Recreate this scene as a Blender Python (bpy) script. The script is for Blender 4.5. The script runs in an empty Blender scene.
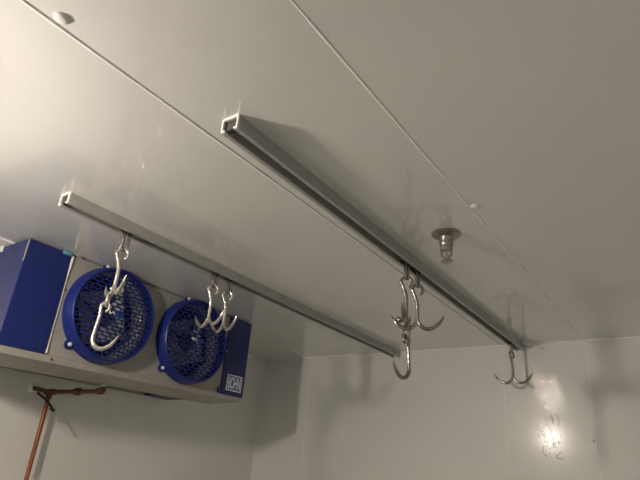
import bpy, bmesh, math, random
from mathutils import Vector, Matrix, Euler
random.seed(4)
C = bpy.context.scene.collection
PI = math.pi
S = 0.65                       # metres per survey unit; the lens is the survey origin, 1.75 m above the floor
EYE = 1.75
def W(x, y, z): return Vector((S*x, S*y, EYE + S*z))
CEIL, FAR, LEFT = EYE + S, S*4.0058, -S*3.4978
RIGHT, BACK = 0.75, -1.55

# ------------------------------------------------------------------ materials
def mat(name, col, rough=.5, metal=0., coat=0., coat_rough=.1, coat_ior=1.5, var=.05, scale=8., bump=0., bump_scale=40., emit=None, spec=.5, rough_var=0.):
    m = bpy.data.materials.new(name); m.use_nodes = True
    nt = m.node_tree; b = nt.nodes['Principled BSDF']
    tc = nt.nodes.new('ShaderNodeTexCoord')
    nz = nt.nodes.new('ShaderNodeTexNoise'); nz.inputs['Scale'].default_value = scale; nz.inputs['Detail'].default_value = 4
    nt.links.new(tc.outputs['Object'], nz.inputs['Vector'])
    rp = nt.nodes.new('ShaderNodeValToRGB'); e = rp.color_ramp.elements
    e[0].position, e[1].position = .3, .7
    e[0].color = (*[c*(1-var) for c in col], 1); e[1].color = (*[min(1, c*(1+var)) for c in col], 1)
    nt.links.new(nz.outputs['Fac'], rp.inputs['Fac']); nt.links.new(rp.outputs['Color'], b.inputs['Base Color'])
    b.inputs['Roughness'].default_value = rough; b.inputs['Metallic'].default_value = metal
    b.inputs['Coat Weight'].default_value = coat; b.inputs['Coat Roughness'].default_value = coat_rough
    b.inputs['Coat IOR'].default_value = coat_ior
    b.inputs['Specular IOR Level'].default_value = spec
    if rough_var:
        mr = nt.nodes.new('ShaderNodeMapRange'); mr.inputs['To Min'].default_value = rough-rough_var; mr.inputs['To Max'].default_value = rough+rough_var
        nt.links.new(nz.outputs['Fac'], mr.inputs['Value']); nt.links.new(mr.outputs['Result'], b.inputs['Roughness'])
    if bump:
        n2 = nt.nodes.new('ShaderNodeTexNoise'); n2.inputs['Scale'].default_value = bump_scale; n2.inputs['Detail'].default_value = 1.5
        nt.links.new(tc.outputs['Object'], n2.inputs['Vector'])
        bp = nt.nodes.new('ShaderNodeBump'); bp.inputs['Strength'].default_value = 1.0; bp.inputs['Distance'].default_value = bump
        nt.links.new(n2.outputs['Fac'], bp.inputs['Height']); nt.links.new(bp.outputs['Normal'], b.inputs['Normal'])
        nt.links.new(bp.outputs['Normal'], b.inputs['Coat Normal'])
    if emit:
        b.inputs['Emission Color'].default_value = (*emit[0], 1); b.inputs['Emission Strength'].default_value = emit[1]
    return m
PANEL = (.75, .755, .718)
M = dict(
    ceiling=mat('ceiling_paint', PANEL, .42, coat=1., coat_rough=.05, coat_ior=2.1, var=.02, scale=3, bump=.0012, bump_scale=3.5),
    wall=mat('wall_paint', PANEL, .38, coat=.4, coat_rough=.145, var=.02, scale=3, bump=.0012, bump_scale=4),
    floor=mat('floor_panel', (.36, .355, .345), .6, var=.15, scale=6, bump=.002),
    caulk=mat('caulk', (.93, .92, .89), .45, var=.03, scale=30),
    rail=mat('rail_aluminium', (.40, .40, .38), .42, metal=.25, var=.05, scale=25, bump=.0004, bump_scale=80),
    cut=mat('rail_cut_edge', (.93, .92, .89), .3, var=.02),
    infill=mat('infill_shade_tone', (.055, .05, .042), .6),  # dim light inside the rail end, put into the colour
    hook=mat('hook_steel_dim', (.34, .325, .30), .16, metal=1., var=.12, scale=60, bump=.0006, bump_scale=150),  # darker copy: dim surroundings put into the hook metal's colour
    lit_hook=mat('hook_galvanised_lit', (.62, .59, .53), .2, metal=.85, var=.10, scale=60, bump=.0008, bump_scale=160),  # paler copy for hooks near the lamp, its light put into the colour
    blue=mat('blue_paint', (.0045, .013, .115), .42, coat=.15, coat_rough=.2, var=.06, scale=10),
    blue_plastic=mat('blue_plastic', (.005, .017, .16), .38, var=.05, scale=20),
    badge=mat('badge_blue', (.010, .03, .25), .3),
    galv=mat('galvanised_sheet', (.36, .345, .305), .5, metal=.2, var=.09, scale=14, bump=.0004, bump_scale=60),
    coil=mat('coil_fins', (.30, .29, .27), .5, metal=.4, var=.2, scale=40),
    blade=mat('fan_blade_aluminium', (.40, .39, .35), .6, metal=0., var=.08),
    dark=mat('motor_dark', (.03, .03, .035), .5),
    copper=mat('copper', (.30, .10, .043), .36, metal=.65, var=.3, scale=18, bump=.0004, bump_scale=70, rough_var=.1),
    copper_old=mat('copper_tarnished', (.125, .052, .032), .48, metal=.5, var=.35, scale=30, rough_var=.1),
    white=mat('white_plastic', (.78, .77, .73), .35, var=.03),
    cap=mat('painted_cap', (.66, .66, .62), .3, coat=.5),
    black=mat('black_rubber', (.015, .014, .013), .5),
    greytip=mat('grey_plastic', (.34, .34, .32), .5),
    brass=mat('sprinkler_nickel', (.36, .34, .30), .28, metal=.85, var=.15, scale=40),
    glass=mat('sprinkler_bulb', (.30, .27, .24), .1, spec=.6),
    teal=mat('teal_fitting', (.10, .30, .36), .4),
    label=mat('label_white', (.74, .75, .76), .45, var=.03),
    ink=mat('label_blue', (.02, .07, .33), .45),
    scuff=mat('scuff_ink', (.16, .155, .14), .6, var=.2, scale=90),
    lampbase=mat('lamp_base_metal', (.35, .35, .34), .4, metal=.7),
    lamp=mat('lamp_globe_glow', (.9, .85, .75), .4, emit=((1., .88, .78), 330.)),
)

# ------------------------------------------------------------------ mesh helpers
def box(bm, a, b):
    x0, y0, z0 = [min(p, q) for p, q in zip(a, b)]; x1, y1, z1 = [max(p, q) for p, q in zip(a, b)]
    v = [bm.verts.new(p) for p in ((x0,y0,z0),(x1,y0,z0),(x1,y1,z0),(x0,y1,z0),(x0,y0,z1),(x1,y0,z1),(x1,y1,z1),(x0,y1,z1))]
    for f in ((3,2,1,0),(4,5,6,7),(0,1,5,4),(1,2,6,5),(2,3,7,6),(3,0,4,7)): bm.faces.new([v[i] for i in f])
    return v
def smooth_path(pts, n=6, closed=False):
    P = [Vector(p) for p in pts]; out = []; N = len(P)
    segs = N if closed else N-1
    for i in range(segs):
        g = (lambda k: P[k % N]) if closed else (lambda k: P[max(0, min(N-1, k))])
        p0, p1, p2, p3 = g(i-1), g(i), g(i+1), g(i+2)
        for j in range(n):
            t = j/n
            out.append(.5*((2*p1)+(p2-p0)*t+(2*p0-5*p1+4*p2-p3)*t*t+(3*p1-p0-3*p2+p3)*t**3))
    if not closed: out.append(P[-1])
    return out
def tube(bm, pts, r, seg=10, closed=False, n=6):
    """round bar along a smoothed path; r is a number or one radius per control point"""
    path = smooth_path(pts, n, closed) if n > 1 else [Vector(p) for p in pts]
    K = len(path)
    if isinstance(r, (int, float)): rad = [r]*K
    else:
        m = len(r); rad = []
        for i in range(K):
            t = i/(K if closed else K-1)*(m if closed else m-1); a = int(t); f = t-a
            rad.append(r[a % m]*(1-f) + r[min(a+1, m-1) if not closed else (a+1) % m]*f)
    T = []
    for i in range(K):
        a = path[(i-1) % K] if (closed or i > 0) else path[i]
        b = path[(i+1) % K] if (closed or i < K-1) else path[i]
        T.append((b-a).normalized())
    nrm = T[0].orthogonal().normalized(); rings = []
    for i in range(K):
        nrm = (nrm - T[i]*nrm.dot(T[i])).normalized(); bn = T[i].cross(nrm)
        rings.append([bm.verts.new(path[i] + rad[i]*(math.cos(2*PI*k/seg)*nrm + math.sin(2*PI*k/seg)*bn)) for k in range(seg)])
    for i in range(K if closed else K-1):
        A, B = rings[i], rings[(i+1) % K]; off = 0
        if closed and i == K-1:
            off = min(range(seg), key=lambda o: sum((A[k].co-B[(k+o) % seg].co).length for k in range(seg)))
        for k in range(seg): bm.faces.new((A[k], A[(k+1) % seg], B[(k+1+off) % seg], B[(k+off) % seg]))
    if not closed:
        bm.faces.new(rings[0][::-1]); bm.faces.new(rings[-1])
def lathe(bm, prof, seg=32, mtx=None, cap=True):
    """prof: (radius, height) pairs about local z"""
    mtx = mtx or Matrix(); rings = []
    for r, h in prof:
        if r < 1e-6: rings.append([bm.verts.new(mtx @ Vector((0, 0, h)))])
        else: rings.append([bm.verts.new(mtx @ Vector((r*math.cos(2*PI*k/seg), r*math.sin(2*PI*k/seg), h))) for k in range(seg)])
    for A, B in zip(rings, rings[1:]):
        for k in range(seg):
            q = [A[k % len(A)], A[(k+1) % len(A)], B[(k+1) % len(B)], B[k % len(B)]]
            u = []
            for x in q:
                if x not in u: u.append(x)
            if len(u) > 2: bm.faces.new(u)
    if cap:
        for R_ in (rings[0], rings[-1]):
            if len(R_) > 2: bm.faces.new(R_)
def obj(name, bm, m, parent=None, smooth=True, bevel=0, loc=None):
    bmesh.ops.recalc_face_normals(bm, faces=bm.faces)
    me = bpy.data.meshes.new(name); bm.to_mesh(me); bm.free()
    o = bpy.data.objects.new(name, me); C.objects.link(o)
    me.materials.append(M[m] if isinstance(m, str) else m)
    if smooth:
        me.polygons.foreach_set('use_smooth', [True]*len(me.polygons))
        me.set_sharp_from_angle(angle=math.radians(38))
    if bevel:
        b = o.modifiers.new('bevel', 'BEVEL'); b.width = bevel; b.segments = 2; b.limit_method = 'ANGLE'
    if parent: o.parent = parent
    if loc is not None: o.location = loc
    return o
def tag(o, label=None, cat=None, group=None, kind=None):
    for k, v in (('label', label), ('category', cat), ('group', group), ('kind', kind)):
        if v: o[k] = v
    return o
def thing(name, label, cat, loc, rotz=0, group=None):
    o = bpy.data.objects.new(name, None); C.objects.link(o); o.empty_display_size = .05
    o.location = loc; o.rotation_euler = (0, 0, rotz)
    return tag(o, label, cat, group)
def copy_tree(o, parent=None):
    c = o.copy(); C.objects.link(c)
    if parent: c.parent = parent
    for ch in list(o.children): copy_tree(ch, c)
    return c
def BM(): return bmesh.new()
def struct(name, bm, m, **k): return tag(obj(name, bm, m, **k), kind='structure')

# ------------------------------------------------------------------ room shell
T = .1
def slab(name, a, b, m):
    bm = BM(); box(bm, a, b); return struct(name, bm, m, smooth=False)
slab('floor', (LEFT-T, BACK-T, -T), (RIGHT+T, FAR+T, 0), 'floor')
s0, s1, s2 = S*-2.9464, S*-1.2025, S*-.6371
bm = BM(); box(bm, (LEFT-T, BACK-T, CEIL), (s1, FAR+T, CEIL+.02)); box(bm, (s1+.0034, BACK-T, CEIL), (RIGHT+T, FAR+T, CEIL+.02)); box(bm, (LEFT-T, BACK-T, CEIL+.02), (RIGHT+T, FAR+T, CEIL+T))
struct('ceiling', bm, 'ceiling', smooth=False)
slab('wall_far', (LEFT-T, FAR, 0), (RIGHT+T, FAR+T, CEIL), 'wall')
slab('wall_left', (LEFT-T, BACK, 0), (LEFT, FAR, CEIL), 'wall')
slab('wall_right', (RIGHT, BACK, 0), (RIGHT+T, FAR, CEIL), 'wall')
# the wall behind the camera has an unseen doorway, added to let in dim neutral fill light
DX0, DX1, DH = -.45, .60, 2.08
bm = BM(); box(bm, (LEFT-T, BACK-T, 0), (DX0, BACK, CEIL)); box(bm, (DX1, BACK-T, 0), (RIGHT+T, BACK, CEIL)); box(bm, (DX0, BACK-T, DH), (DX1, BACK, CEIL))
struct('wall_back', bm, 'wall', smooth=False)
bm = BM()
for a, b in (((DX0-.05, BACK, 0), (DX0, BACK+.015, DH+.05)), ((DX1, BACK, 0), (DX1+.05, BACK+.015, DH+.05)), ((DX0, BACK, DH), (DX1, BACK+.015, DH+.05))): box(bm, a, b)
struct('added_door_1', bm, 'rail', smooth=False)
def bead(name, a, b, r=.0016, wob=.0004, flat=0):
    """thin caulk bead along a panel joint"""
    a, b = Vector(a), Vector(b); n = max(4, int((b-a).length/.06)); pts = []; rs = []
    for i in range(n+1):
        p = a.lerp(b, i/n)
        p += Vector([random.uniform(-wob, wob) for _ in range(3)]); pts.append(p); rs.append(r*random.uniform(.75, 1.25))
    bm = BM(); tube(bm, pts, rs, seg=8, n=2)
    for v in bm.verts:                       # wiped flat against the panel
        if flat: v.co[flat-1] = (a[flat-1] + (v.co[flat-1]-a[flat-1])*.45)
    return struct(name, bm, 'caulk')
bead('trim_1', (s1-.0028, BACK, CEIL), (s1-.0028, FAR, CEIL), .0034, flat=3)
bead('trim_2', (s2, BACK, CEIL), (s2, FAR-.02, CEIL), .0026, flat=3)
bead('trim_3', (s0, FAR-.35, CEIL), (s0, FAR, CEIL), .0018, flat=3)
bead('trim_4', (LEFT, FAR, CEIL), (RIGHT, FAR, CEIL), .0042, .0006)
bead('trim_5', (LEFT, FAR, 0), (LEFT, FAR, CEIL), .0020)
bead('trim_6', (s0, FAR, 0), (s0, FAR, CEIL), .0018, flat=2)
bead('trim_7', (s1, FAR, 0), (s1, FAR, CEIL), .0014, flat=2)
bead('trim_8', (s2, FAR, 0), (s2, FAR, CEIL), .0014, flat=2)
bead('trim_9', (LEFT, BACK, CEIL), (LEFT, FAR, CEIL), .0025)

# ------------------------------------------------------------------ lamp (on the ceiling, left of and above the camera)
LP = W(-1.80, 0.0, .70)
lamp = thing('ceiling_lamp', 'jar lamp with glowing warm globe fixed to the ceiling, left of the hanging rails', 'lamp', (LP.x, LP.y, CEIL))
bm = BM(); lathe(bm, [(.06, 0), (.06, -.02), (.040, -.035), (.040, -.118), (.060, -.122), (.112, -.132), (.112, -.137), (.042, -.138)], 32); obj('lamp_base_shade', bm, 'lampbase', lamp)  # wide dish at the bottom added to shade the ceiling near the lamp
bm = BM()
gz = LP.z-CEIL
lathe(bm, [(.024, gz+.055), (.031, gz+.03), (.033, gz), (.030, gz-.025), (.02, gz-.042), (.008, gz-.048), (0, gz-.049)], 32); obj('globe', bm, 'lamp', lamp)

# ------------------------------------------------------------------ hanging rails
RH, RW, RT, LIP = .032, .044, .0034, .0098
def rail(x, y0, y1, label):
    t = thing('hook_rail', label, 'rail', (S*x, S*y0, CEIL), 0, None)
    L = S*(y1-y0)-.002
    def prof(e=0):
        w, h = RW/2, RH
        return [(-w, 0), (w, 0), (w, -h), (w-LIP, -h), (w-LIP, -h+.0042), (w-LIP+RT, -h+.0042), (w-LIP+RT, -h+RT), (w-RT, -h+RT), (w-RT, -RT),
                (-w+RT, -RT), (-w+RT, -h+RT), (-w+LIP-RT, -h+RT), (-w+LIP-RT, -h+.0042), (-w+LIP, -h+.0042), (-w+LIP, -h), (-w, -h)]
    def ext(y0, y1):
        bm = BM(); P = prof(); A = [bm.verts.new((u, y0, z)) for u, z in P]; B = [bm.verts.new((u, y1, z)) for u, z in P]
        n = len(P)
        for i in range(n): bm.faces.new((A[i], A[(i+1) % n], B[(i+1) % n], B[i]))
        f1 = bm.faces.new(A); f2 = bm.faces.new(B); bm.normal_update(); bmesh.ops.triangulate(bm, faces=[f1, f2]); return bm
    obj('channel', ext(.004, L), 'rail', t, smooth=False)
    tag(obj('cut_end', ext(0, .004), 'cut', t, smooth=False), 'bright sawn end of the rail')
    bm = BM(); box(bm, (-RW/2+RT, .007, -RH+.0068), (RW/2-RT, .018, -RT)); tag(obj('end_shade_infill', bm, 'infill', t, smooth=False), 'dull grey block added to stand in for dim light in the open end')  # added block; its grey stands in for dim light inside the channel
    # screws that hold the channel up, seen up the slot
    for i in range(6):
        bm = BM(); lathe(bm, [(.0, -RT-.006), (.006, -RT-.006), (.008, -RT)], 12, Matrix.Translation((0, .25+i*(L-.4)/5, 0)))
        obj('fixing_screw', bm, 'galv', t)
    return t
XL, XR = -2.066, -1.074
rail(XL, .987, 4.0058, 'aluminium ceiling channel running past the blue evaporator, left of two')
rail(XR, .935, 4.0058, 'aluminium ceiling channel in mid-ceiling beside the sprinkler, longer-looking right one')

# ------------------------------------------------------------------ hangers and hooks
ZR = CEIL-RH
LINKLEN = .074
def make_hanger(label, length=.074):
    t = thing('rail_hanger', label, 'hanger', (0, 0, 0), 0, 'hangers in the rail slots')
    bm = BM()
    box(bm, (-.0165, -.014, .0082), (.0165, .014, .0135))
    for s in (-1, 1): lathe(bm, [(.0, -.004), (.0075, -.004), (.0075, .004), (0, .004)], 16, Matrix.Translation((s*.013, 0, .0145)) @ Matrix.Rotation(PI/2, 4, 'Y'))
    obj('trolley', bm, 'hook', t, bevel=.0008)
    # elongated wire link in the plane of the slot
    bm = BM(); w = .0088; top = .016; bot = top-length+.004; p = []
    for k in range(8):
        a = PI*k/7; p.append((0, w*math.cos(a), top-w+w*math.sin(a)))
    for k in range(8):
        a = PI+PI*k/7; p.append((0, w*math.cos(a), bot+w+w*math.sin(a)))
    tube(bm, p, .0052, 10, True, 2); obj('link', bm, 'hook', t)
    return t
BOT = .016-LINKLEN+.004           # centre line of the lowest point of the link
def make_double_hook(label, m, eye_rot, group=None):
    """origin = top of the eye's inside; prongs spread along local x, eye turned by eye_rot about z"""
    t = thing('hanging_double_hook', label, 'meat hook', (0, 0, 0), 0, group)
    r = .0057; R_ = .0165; ce, se = math.cos(eye_rot), math.sin(eye_rot)
    bm = BM(); p = []
    # open eye: starts at its free end, goes over the top and runs into the shank
    for k in range(11):
        a = math.radians(-62 + k*23.5); u, z = R_*math.cos(a), -R_ + R_*math.sin(a)+.004
        p.append((u*ce, u*se, z))
    p += [(-.007*ce, -.007*se, -.034), (-.001*ce, -.001*se, -.055), (0, 0, -.08), (0, 0, -.100), (0, 0, -.113)]
    tube(bm, p, [.003, .0045]+[r*.9]*9+[r, r, r, r*1.05, r*1.1], 12, n=4); obj('shank', bm, m, t)
    for s in (1, -1):
        bm = BM()
        q = [(0, -.106), (.007, -.123), (.024, -.136), (.043, -.135), (.061, -.124), (.073, -.109), (.081, -.094)]
        tube(bm, [(s*u, 0, z) for u, z in q], [r*1.0, r*1.05, r*1.1, r*1.05, r*.95, r*.7, .0006], 12, n=5)
        obj('prong', bm, m, t)
    return t
def make_j_hook(label, m, prong_rot=0.):
    """single hook on a swivel ring; origin = where the ring hangs"""
    t = thing('hanging_single_hook', label, 'meat hook', (0, 0, 0))
    r = .0056
    bm = BM(); p = []
    for k in range(10):
        a = math.radians(-75 + k*28); p.append((.0115*math.cos(a)-.004, 0, -.040+.0125*math.sin(a)))
    p = [(-x_, y_, z_) for x_, y_, z_ in p]
    p += [(.013, 0, -.060), (.0145, 0, -.085), (.0165, 0, -.112), (.016, 0, -.135), (.006, 0, -.152), (-.012, 0, -.157), (-.030, 0, -.147), (-.043, 0, -.128), (-.050, 0, -.112)]
    tube(bm, p, [.003]+[r*.9]*12+[r*1.05, r*1.15, r*1.15, r*1.0, r*.72, .0008], 12, n=4); obj('hook_bar', bm, m, t)
    bm = BM(); q = []
    for k in range(14):
        a = 2*PI*k/14; q.append((0.002, .0145*math.cos(a), -.0165+.0205*math.sin(a)))
    tube(bm, q, .0042, 10, True, 2); obj('ring', bm, m, t)
    bm = BM(); lathe(bm, [(0, -.012), (.004, -.011), (.0085, -.008), (.0095, -.001), (.0075, .006), (.004, .008), (.004, .026), (0, .026)], 16, Matrix.Translation((-.024, .004, .016)) @ Matrix.Rotation(PI/2, 4, 'Y'))
    obj('swivel_nut', bm, 'cut' if m == 'lit_hook' else m, t)
    return t
def place(x, y, hang, hook, rot, dz=0.):
    hang.location = (S*x, S*y, ZR); hook.location = (S*x, S*y, ZR+BOT-.0040+.0038+dz); hook.rotation_euler.z = rot
hg = [make_hanger('wire link hanging in the left rail slot nearest the camera, holding the hooked-up pair')]
HL = ['wire link in the left rail, first of the two side by side', 'wire link in the left rail, farther of the two side by side',
      'wire link in the right rail, nearer of the two side by side', 'wire link in the right rail, farther of the two side by side',
      'wire link at the far end of the right rail against the end wall']
for i, l in enumerate(HL):
    c = copy_tree(hg[0]) if i < 0 else make_hanger(l, .064 if i < 4 else .056); c['label'] = l; hg.append(c)
RA = math.radians
GH = 'double hooks on the rails'
spots = [(XL, 1.312, 'lit_hook', RA(164), RA(-110), 'two-pronged steel hook seen edge-on in front of the nearer fan, single hook on it'),
         (XL, 1.885, 'lit_hook', RA(-8), RA(56), 'two-pronged steel hook before the farther fan, left of the touching two'),
         (XL, 1.995, 'lit_hook', RA(-13), RA(56), 'two-pronged steel hook before the blue right cover, right of the touching two'),
         (XR, 2.165, 'hook', RA(108), RA(-80), 'two-pronged steel hook in mid-rail seen edge-on, left of the touching two'),
         (XR, 2.285, 'hook', RA(22), RA(10), 'two-pronged steel hook in mid-rail with spread prongs, a single hook hung on it'),
         (XR, 3.800, 'hook', RA(8), RA(70), 'two-pronged steel hook at the far rail end by the glossy wall')]
hooks = []
for (x, y, m, rot, er, lab), h in zip(spots, hg):
    k = make_double_hook(lab, m, er, GH); place(x, y, h, k, rot, .018 if h is hg[5] else (0 if h is hg[0] else .010)); hooks.append(k)
def on_prong(hook, side, u, z, jh, rot):
    a = hook.rotation_euler.z
    jh.location = hook.location + Vector((side*u*math.cos(a), side*u*math.sin(a), z)); jh.rotation_euler.z = rot
j1 = make_j_hook('single steel hook hanging low in front of the nearer fan grille', 'lit_hook')
on_prong(hooks[0], 1, .026, -.1300, j1, RA(228))
j2 = make_j_hook('single dark steel hook hanging lowest, before the pale end wall', 'hook')
on_prong(hooks[4], -1, .036, -.130, j2, RA(72))

# ------------------------------------------------------------------ evaporator unit
EX, Y0, Y1 = -2.70, 1.18, 2.89
ZT, ZB = CEIL-.005, EYE+S*.456
fx, bx_ = S*EX, LEFT+.012
ev = thing('evaporator_unit', 'blue and grey two-fan cooling unit on the left wall under the ceiling', 'evaporator', (S*-3.1, S*2.03, ZB))
ev.location = (0, 0, 0)
FY, FZ, FR = (1.716, 2.336), .735, .271
# front panel with two round holes
bm = BM()
ya, yb = S*(Y0+.01), S*(Y1-.01); outer = [bm.verts.new((fx, y, z)) for y, z in ((ya, ZB), (yb, ZB), (yb, ZT), (ya, ZT))]
edges = [bm.edges.new((outer[i], outer[(i+1) % 4])) for i in range(4)]
for cy in FY:
    ring = [bm.verts.new((fx, S*cy + S*.240*math.cos(2*PI*k/48), EYE+S*FZ + S*.240*math.sin(2*PI*k/48))) for k in range(48)]
    edges += [bm.edges.new((ring[i], ring[(i+1) % 48])) for i in range(48)]
bmesh.ops.triangle_fill(bm, edges=edges, use_beauty=True, use_dissolve=False)
fp = obj('front_panel', bm, 'galv', ev, smooth=False)
sm = fp.modifiers.new('thick', 'SOLIDIFY'); sm.thickness = .0012; sm.offset = 0
# casing: top, ends, back
bm = BM()
box(bm, (bx_, ya, ZT-.0015), (fx-.001, yb, ZT)); box(bm, (bx_, ya, ZB), (fx-.001, ya+.0015, ZT-.0015)); box(bm, (bx_, yb-.0015, ZB), (fx-.001, yb, ZT-.0015))
box(bm, (bx_, ya+.0015, ZB), (bx_+.0015, yb-.0015, ZT-.0015)); box(bm, (fx-.17, S*2.035, ZB), (fx-.001, S*2.038, ZT-.002))
obj('casing', bm, 'galv', ev, smooth=False)
bm = BM(); box(bm, (bx_+.03, ya+.08, ZB+.02), (fx-.17, yb-.08, ZT-.01))
obj('coil', bm, 'coil', ev, smooth=False)
# drain pan: front lip, underside falling to a valley and towards the left end
bm = BM(); sec = []
for y, zl, zf, zv, zb in ((Y0+.005, .452, .4156, .398, .476), (Y1-.005, .464, .435, .425, .486)):
    sec.append([bm.verts.new(W(x, y, z)) for x, z in ((EX+.006, zl), (EX+.006, zf), (-3.02, zv), (LEFT/S, zb), (LEFT/S, max(zl, zb)+.004))])
for i in range(5): bm.faces.new((sec[0][i], sec[0][(i+1) % 5], sec[1][(i+1) % 5], sec[1][i]))
bm.faces.new(sec[0]); bm.faces.new(sec[1])
obj('drain_pan', bm, 'galv', ev, smooth=False, bevel=.002)
# blue end covers: front skin plus end face, each one folded sheet box
def cover(y0, y1, zb0, zb1, lab=None):
    bm = BM(); x1 = fx+.006
    v = box(bm, (bx_, S*y0, EYE+S*.45), (x1, S*y1, ZT))
    for q in v:
        if q.co.z < EYE+S*.6: q.co.z = EYE+S*(zb0 if abs(q.co.y-S*y0) < 1e-5 else zb1)
    return obj('end_cover', bm, 'blue', ev, smooth=False, bevel=.002)
c1 = cover(Y0, 1.418, .4515, .455); c2 = cover(2.665, Y1, .459, .462)
bm = BM(); tube(bm, [W(EX+.012, Y0-.002, .985), W(EX+.012, Y0-.002, .93), W(EX+.012, Y0-.002, .87)], .0022, 8, n=3)
tag(obj('bare_fold', bm, 'galv', c1), 'bare metal edge where the blue paint is rubbed off')
# white sealant squeezed along the left cover's inner edge
bm = BM()
zz = [.985, .95, .92, .86, .8, .7, .6, .5, .462]
tube(bm, [W(EX+.008, 1.424, z) + Vector((0, random.uniform(-.0006, .0006), 0)) for z in zz], [.0042, .0042, .0036, .0013, .0011, .0010, .0010, .0012, .0034], 8, n=3)
obj('sealant_bead', bm, 'white', c1)
bm = BM(); box(bm, W(EX+.004, 2.640, .463), W(EX+.010, 2.668, .495)); obj('tab', bm, 'blue', c2, smooth=False)
# screws in the cover edge and panel
for y, z in ((1.432, .80), (1.46, .437), (2.67, .745), (2.035, .86)):
    bm = BM(); lathe(bm, [(.0042, 0), (.0038, .0025), (.002, .0036), (0, .0038)], 12, Matrix.Translation(W(EX+(.009 if z < .5 or y>2.66 else .002), y, z)) @ Matrix.Rotation(PI/2, 4, 'Y'))
    obj('screw', bm, 'hook', ev)
# fans
def fan(cy):
    o = Vector((fx, S*cy, EYE+S*FZ)); X = Matrix.Translation(o) @ Matrix.Rotation(PI/2, 4, 'Y')   # local z -> world +x
    g_r = S*FR; dep = .052
    bm = BM()
    prof = [(g_r, .001), (g_r, .006), (g_r*.99, .012), (g_r*.965, dep-.004), (g_r*.945, dep), (g_r*.918, dep), (g_r*.910, dep-.004), (g_r*.910, dep-.018), (g_r*.925, dep-.022), (g_r*.95, .001)]
    lathe(bm, prof+[prof[0]], 56, X, cap=False)
    for d in (107, 228, 348):
        a = math.radians(d); c = o + Vector((.004, (g_r+.004)*math.cos(a), (g_r+.004)*math.sin(a)))
        lathe(bm, [(0, -.003), (.0165, -.003), (.0155, .005), (0, .006)], 20, Matrix.Translation(c) @ Matrix.Rotation(PI/2, 4, 'Y'))
    g = obj('fan_guard', bm, 'blue_plastic', ev)
    for d in (107, 228, 348):
        a = math.radians(d); c = o + Vector((.010, (g_r+.004)*math.cos(a), (g_r+.004)*math.sin(a)))
        bm = BM(); lathe(bm, [(.0074, -.001), (.0074, .004), (.005, .007), (0, .008)], 16, Matrix.Translation(c) @ Matrix.Rotation(PI/2, 4, 'Y'))
        obj('mounting_bolt', bm, 'cap', g)
    # brick-pattern grille
    bm = BM(); r = g_r*.925; dz = .0138; x0, x1 = fx+dep-.010, fx+dep-.003; t = .0014; dy = .033
    rows = int(r/dz)
    for k in range(-rows-1, rows+2):
        z = k*dz
        if abs(z) < r:
            h = math.sqrt(r*r-z*z); box(bm, (x0, o.y-h, o.z+z-t), (x1, o.y+h, o.z+z+t))
        zm = z+dz/2; off = (k % 2)*dy/2
        for j in range(-7, 8):
            y = j*dy+off
            if abs(y) < r and abs(zm) < r:
                hh = math.sqrt(r*r-y*y); za, zb = max(z+t, -hh), min(z+dz-t, hh)
                if zb-za > .002: box(bm, (x0, o.y+y-t*.9, o.z+za), (x1, o.y+y+t*.9, o.z+zb))
    obj('grille', bm, 'blue_plastic', g, smooth=False)
    bm = BM(); box(bm, (x1, o.y-.005, o.z-.008), (x1+.003, o.y+.032, o.z+.010)); obj('badge', bm, 'badge', g, smooth=False, bevel=.002)
    bm = BM(); tube(bm, [(x1+.002, o.y-.036, o.z+.001), (x1+.003, o.y-.028, o.z+.006), (x1+.002, o.y-.026, o.z-.004), (x1+.003, o.y-.016, o.z+.003), (x1+.002, o.y-.006, o.z)], .0022, 6, n=3)
    tag(obj('badge_mark', bm, 'label', g), 'small white mark at the centre of the grille')
    # shroud, fan
    bm = BM(); lathe(bm, [(S*.240, 0), (S*.225, -.012), (S*.222, -.075)], 48, X, cap=False); s_ = obj('shroud', bm, 'galv', ev)
    sm = s_.modifiers.new('t', 'SOLIDIFY'); sm.thickness = .001
    bm = BM()
    for k in range(4):
        a0 = k*PI/2+.35; A = []; B = []
        for i in range(7):
            rr = .035+.103*i/6; wd = 1.16+.05*math.sin(i/6*PI)
            for lst, sgn in ((A, -1), (B, 1)):
                a = a0+sgn*wd*.72; lst.append(bm.verts.new(o + Vector((-.030+sgn*.008, rr*math.cos(a), rr*math.sin(a)))))
        for i in range(6): bm.faces.new((A[i], A[i+1], B[i+1], B[i]))
    f_ = obj('fan_blades', bm, 'blade', ev); sm = f_.modifiers.new('t', 'SOLIDIFY'); sm.thickness = .0012
    bm = BM(); lathe(bm, [(0, -.15), (.045, -.15), (.045, -.065), (.036, -.06), (.036, -.02), (.030, -.016), (0, -.016)], 28, X); obj('fan_motor', bm, 'dark', ev)
for cy in FY: fan(cy)
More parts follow.
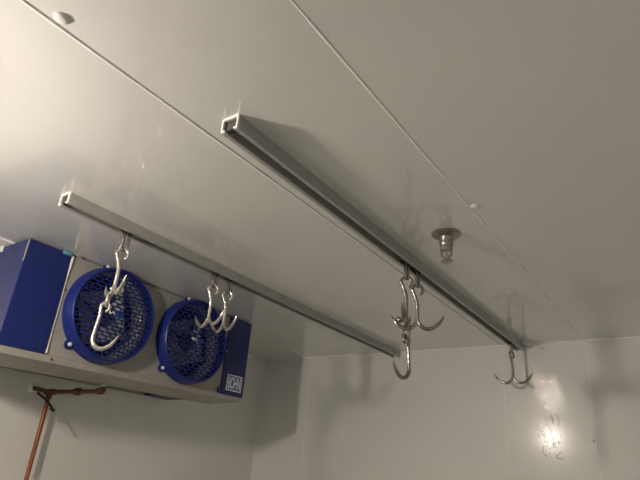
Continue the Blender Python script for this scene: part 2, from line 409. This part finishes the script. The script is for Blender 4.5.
# maker's plate on the right cover
lx = fx+.0062
P = [(2.700, .600), (2.850, .600), (2.850, .497), (2.700, .497)]
bm = BM(); box(bm, (lx, S*2.712, EYE+S*.492), (lx+.001, S*2.862, EYE+S*.600)); pl = obj('maker_plate', bm, 'label', ev, smooth=False)
bm = BM(); box(bm, (lx+.001, S*2.722, EYE+S*.500), (lx+.0014, S*2.852, EYE+S*.592)); ip = obj('plate_field', bm, 'ink', pl, smooth=False)
def lettering(txt, y0, y1, z0, z1, x, parent):
    cu = bpy.data.curves.new('lettering', 'FONT'); cu.body = txt; cu.extrude = .0006; cu.offset = .012
    to = bpy.data.objects.new('lettering', cu); C.objects.link(to)
    bpy.context.view_layer.update()
    me = bpy.data.meshes.new_from_object(to.evaluated_get(bpy.context.evaluated_depsgraph_get()))
    bpy.data.objects.remove(to)
    xs = [v.co.x for v in me.vertices]; ys = [v.co.y for v in me.vertices]
    for v in me.vertices:
        u = (v.co.x-min(xs))/(max(xs)-min(xs)); w = (v.co.y-min(ys))/(max(ys)-min(ys))
        v.co = Vector((x+v.co.z*.5, y0+(y1-y0)*u, z0+(z1-z0)*w))
    o = bpy.data.objects.new('lettering', me); C.objects.link(o); me.materials.clear(); me.materials.append(M['label']); o.parent = parent
    return o
tag(lettering('BOHN', S*2.728, S*2.846, EYE+S*.506, EYE+S*.586, lx+.0016, pl), 'tall white capitals on the blue field')
# hanger brackets up to the ceiling
bm = BM(); box(bm, W(-2.86, 1.09, .991), (W(-2.92, 1.18, 1).x, S*1.18, CEIL-.0005)); v = W(-2.89, 1.135, .985)
box(bm, (v.x-.004, v.y-.03, v.z-.012), (v.x+.016, v.y+.03, v.z+.004)); 
bm.free()
bm = BM()
box(bm, (S*-2.98, S*1.08, CEIL-.004), (S*-2.86, S*1.185, CEIL-.0008))
lathe(bm, [(0, -.013), (.012, -.013), (.014, -.004), (.014, 0)], 6, Matrix.Translation((S*-2.93, S*1.115, CEIL-.004)))
box(bm, (S*-2.975, S*1.125, CEIL-.026), (S*-2.95, S*1.178, CEIL-.003))
obj('hanger_bracket', bm, 'caulk', ev, smooth=False)
bm = BM(); box(bm, (fx-.03, S*1.405, CEIL-.0050), (fx+.012, S*1.47, CEIL-.0008)); obj('hanger_bracket', bm, 'galv', ev, smooth=False)
bm = BM(); lathe(bm, [(.0065, -.002), (.0075, 0), (.0075, .028), (.006, .030)], 12, Matrix.Translation((fx+.010, S*1.408, CEIL-.0085)) @ Matrix.Rotation(PI/2, 4, 'X')); tag(obj('hose_stub', bm, 'teal', ev), 'teal plastic fitting at the top edge')

# ------------------------------------------------------------------ copper drain pipe
dp = thing('drain_pipe', 'tarnished copper drain pipe with elbow running down the left wall', 'pipe', (0, 0, 0))
E_, Tee, End = W(-2.99, 1.985, .370), W(-3.40, 1.893, .357), W(-3.482, 1.828, .371)
PR = .0085
bm = BM(); tube(bm, [E_+Vector((-.02, -.006, -.001)), Tee], PR, 14, n=1); obj('arm', bm, 'copper_old', dp)
bm = BM(); tube(bm, [Tee, End.lerp(Tee, .2), End], PR, 14, n=1); obj('stub', bm, 'copper_old', dp)
bm = BM(); tube(bm, [Tee, (Tee.x, Tee.y, .02)], PR, 14, n=1); obj('downpipe', bm, 'copper', dp)
bm = BM()
d = (Tee-E_).normalized()
tube(bm, [E_+Vector((0, 0, .016)), E_+Vector((0, 0, .004)), E_+d*.004+Vector((0, 0, -.001)), E_+d*.012, E_+d*.026], PR*1.45, 16, n=4); obj('elbow', bm, 'copper_old', dp)
bm = BM(); tube(bm, [Tee-d*.026, Tee+d*.026], PR*1.4, 16, n=1); tube(bm, [Tee, Tee-Vector((0, 0, .028))], PR*1.35, 16, n=1); obj('tee', bm, 'copper_old', dp)
u = E_.lerp(Tee, .46)
bm = BM(); tube(bm, [u-d*.016, u-d*.012, u+d*.012, u+d*.016], [PR*1.3, PR*1.8, PR*1.8, PR*1.3], 8, n=1); obj('union', bm, 'copper_old', dp)
bm = BM(); tube(bm, [E_+Vector((0, 0, .014)), (E_.x, E_.y, EYE+S*.404)], PR*1.35, 16, n=1); tag(obj('outlet', bm, 'white', dp), 'white threaded outlet under the pan')
bm = BM(); lathe(bm, [(.0175, 0), (.015, .005), (.010, .009)], 9, Matrix.Translation((LEFT+.0005, S*1.826, End.z)) @ Matrix.Rotation(PI/2, 4, 'Y')); tag(obj('sealant', bm, 'caulk', dp), 'pale sealant around the wall end')
pr = thing('probe_cable', 'short black cable with thin grey tip sticking out beside the pipe end', 'cable', (0, 0, 0))
a0 = W(-3.385, 1.806, .341); a1 = W(-3.32, 1.907, .242); a2 = W(-3.30, 1.958, .182)
bm = BM(); tube(bm, [a0, a0.lerp(a1, .5)+Vector((0, .003, .004)), a1], .0048, 10, n=5); obj('cable', bm, 'black', pr)
bm = BM(); tube(bm, [a0.lerp(a1, .78), a1], .0066, 10, n=1); obj('boot', bm, 'black', pr)
bm = BM(); tube(bm, [a1, a2], .0034, 8, n=1); tag(obj('tip', bm, 'greytip', pr), 'pale grey tip')

# ------------------------------------------------------------------ sprinkler
sp = thing('sprinkler_head', 'metal fire sprinkler with round cup hanging from the ceiling', 'sprinkler', (S*-.812, S*2.01, CEIL))
bm = BM(); lathe(bm, [(.040, -.0005), (.041, -.003), (.036, -.007), (.022, -.012), (.018, -.013)], 36); obj('escutcheon', bm, 'brass', sp)
bm = BM(); lathe(bm, [(.020, -.006), (.0205, -.020), (.0185, -.024), (.0195, -.030), (.019, -.036), (.0165, -.040), (.0175, -.046), (.014, -.052), (.008, -.053)], 24); obj('body', bm, 'brass', sp)
bm = BM()
for s in (-1, 1): tube(bm, [(s*.0145, 0, -.046), (s*.0145, 0, -.060), (s*.010, 0, -.070), (s*.002, 0, -.076)], [.0032, .003, .003, .004], 8, n=4)
lathe(bm, [(0, -.083), (.006, -.082), (.006, -.073), (.003, -.071)], 12)
obj('frame_arms', bm, 'brass', sp)
bm = BM(); lathe(bm, [(0, -.074), (.0022, -.072), (.0026, -.060), (.002, -.053), (0, -.052)], 10); obj('bulb', bm, 'glass', sp)
bm = BM(); lathe(bm, [(.003, -.0815), (.015, -.0815), (.016, -.083), (.015, -.0845), (0, -.0845)], 24); obj('deflector', bm, 'brass', sp)

# ------------------------------------------------------------------ plug caps
def cap(loc, r, axis, label, m='cap'):
    rot = {'z': Matrix.Rotation(PI, 4, 'X'), 'y': Matrix.Rotation(PI/2, 4, 'X')}[axis]
    bm = BM(); lathe(bm, [(r, -.0006), (r, .0018), (r*.78, .0042), (r*.45, .0052), (0, .0056)], 24, rot)
    o = obj('plug_cap', bm, m, loc=loc); return tag(o, label, 'plug')
cap(W(-1.171, .4226, 1), .0125, 'z', 'larger round white plug cap in the ceiling, nearest the camera beside the long joint', 'white')
cap(W(-.616, 1.819, 1), .0115, 'z', 'small white plug cap in the ceiling near the sprinkler', 'white')
import_pts = [((280, 358.8), 'small pale plug at top of the end wall, leftmost, in the unit shadow'),
              ((331, 357.5), 'small pale plug at top of the end wall beside the left rail end'),
              ((545.5, 346), 'small pale plug at top of the end wall, just right of the far hook'),
              ((616.5, 341), 'small pale plug at top of the end wall, rightmost by the ceiling corner'),
              ((303.5, 429.5), 'tiny plug low on the left joint of the end wall'),
              ((590.5, 440), 'small round plug on the end wall beside the right joint scuff')]
wall_xz = [(-3.305, .975), (-2.745, .968), (-.917, .963), (-.452, .956), (-2.965, .365), (-.655, .345)]
for (q, l), (x, z) in zip(import_pts, wall_xz): cap((S*x, FAR, EYE+S*z), .0068 if z > .5 else .006, 'y', l, 'white')
cap(W(-.577, 3.30, 1), .009, 'z', 'small pale plug cap in the ceiling near the far end of the right joint')

# ------------------------------------------------------------------ scuffs on the far wall
sc = thing('scratch_marks', 'cluster of thin dark scratches on the glossy end wall below the far hook', 'scratches', (0, FAR, 0))
def mark(pts, r, m='scuff'):
    bm = BM(); tube(bm, [(S*x, 0, EYE+S*z) for x, z in pts], r, 6, n=4)
    for v in bm.verts: v.co.y = v.co.y*.35-.0001
    o = obj('scratch', bm, m, sc); return o

marks = [[(545,418),(549,427),(552,437)],[(556,414),(559,420),(558,427)],[(537,424),(541,431),(545,439)],[(550,437),(554,441),(552,446)],[(544,446),(543,452),(547,457)],[(549,449),(553,447),(557,448)],[(554,454),(560,458),(565,457)],[(562,452),(556,457),(563,460)],[(539,431),(535,427)],[(552,459),(549,453)],[(551,414),(553,424)],[(546,443),(550,440),(556,443)]]
FPX = 538.55; RM = Euler([math.radians(a) for a in (113.75455, -4.42625, 34.4826)], 'XYZ').to_matrix()
def on_wall(u, v):
    d = RM @ Vector(((u-320)/FPX, -(v-240)/FPX, -1)); k = 4.0058/d.y; return (d.x*k, d.z*k)
for k in range(26):                      # finer hairline scratches among the bold ones
    u, v, a = random.gauss(550, 6), random.gauss(438, 11), random.gauss(1.1, .7); l = random.uniform(2, 5)
    marks.append([(u, v), (u+l*math.cos(a)*.5+random.uniform(-.6, .6), v+l*math.sin(a)*.5), (u+l*math.cos(a), v+l*math.sin(a))])
for q in marks: mark([on_wall(*p) for p in q], random.choice((.0006, .0008, .0011)))
dn = thing('dent_marks', 'short pale dent streaks along the right joint of the end wall', 'scratches', (0, FAR, 0)); sc2 = sc; sc = dn
for q in ([(594,428),(595.5,437),(597,444)],[(592.5,431),(595,441)],[(597,436),(598,446)]): mark([on_wall(*p) for p in q], .0024, 'white')
tn = thing('caulk_smear', 'pale torn caulk streak on the middle joint of the end wall', 'scratches', (0, FAR, 0)); sc = tn
for q in ([(506,432),(507.5,440),(508.5,452)],[(505,434),(507,446)],[(508,448),(509,462)]): mark([on_wall(*p) for p in q], .0018, 'white')

# ------------------------------------------------------------------ camera, world, view
cd = bpy.data.cameras.new('camera'); co = bpy.data.objects.new('camera', cd); C.objects.link(co)
co.location = (0, 0, EYE); co.rotation_euler = RM.to_euler('XYZ'); cd.sensor_width = 36; cd.lens = 36*FPX/640; cd.clip_start = .01
sc_ = bpy.context.scene; sc_.camera = co
w = bpy.data.worlds.new('world'); sc_.world = w; w.use_nodes = True; w.node_tree.nodes['Background'].inputs[0].default_value = (1, 1, 1, 1); w.node_tree.nodes['Background'].inputs[1].default_value = .24
vs = sc_.view_settings; vs.view_transform = 'Standard'; vs.look = 'None'; vs.exposure = .70; vs.gamma = 1; vs.use_curve_mapping = False
sc_.cycles.use_denoising = True; sc_.cycles.max_bounces = 12; sc_.cycles.diffuse_bounces = 6; sc_.cycles.sample_clamp_indirect = 0
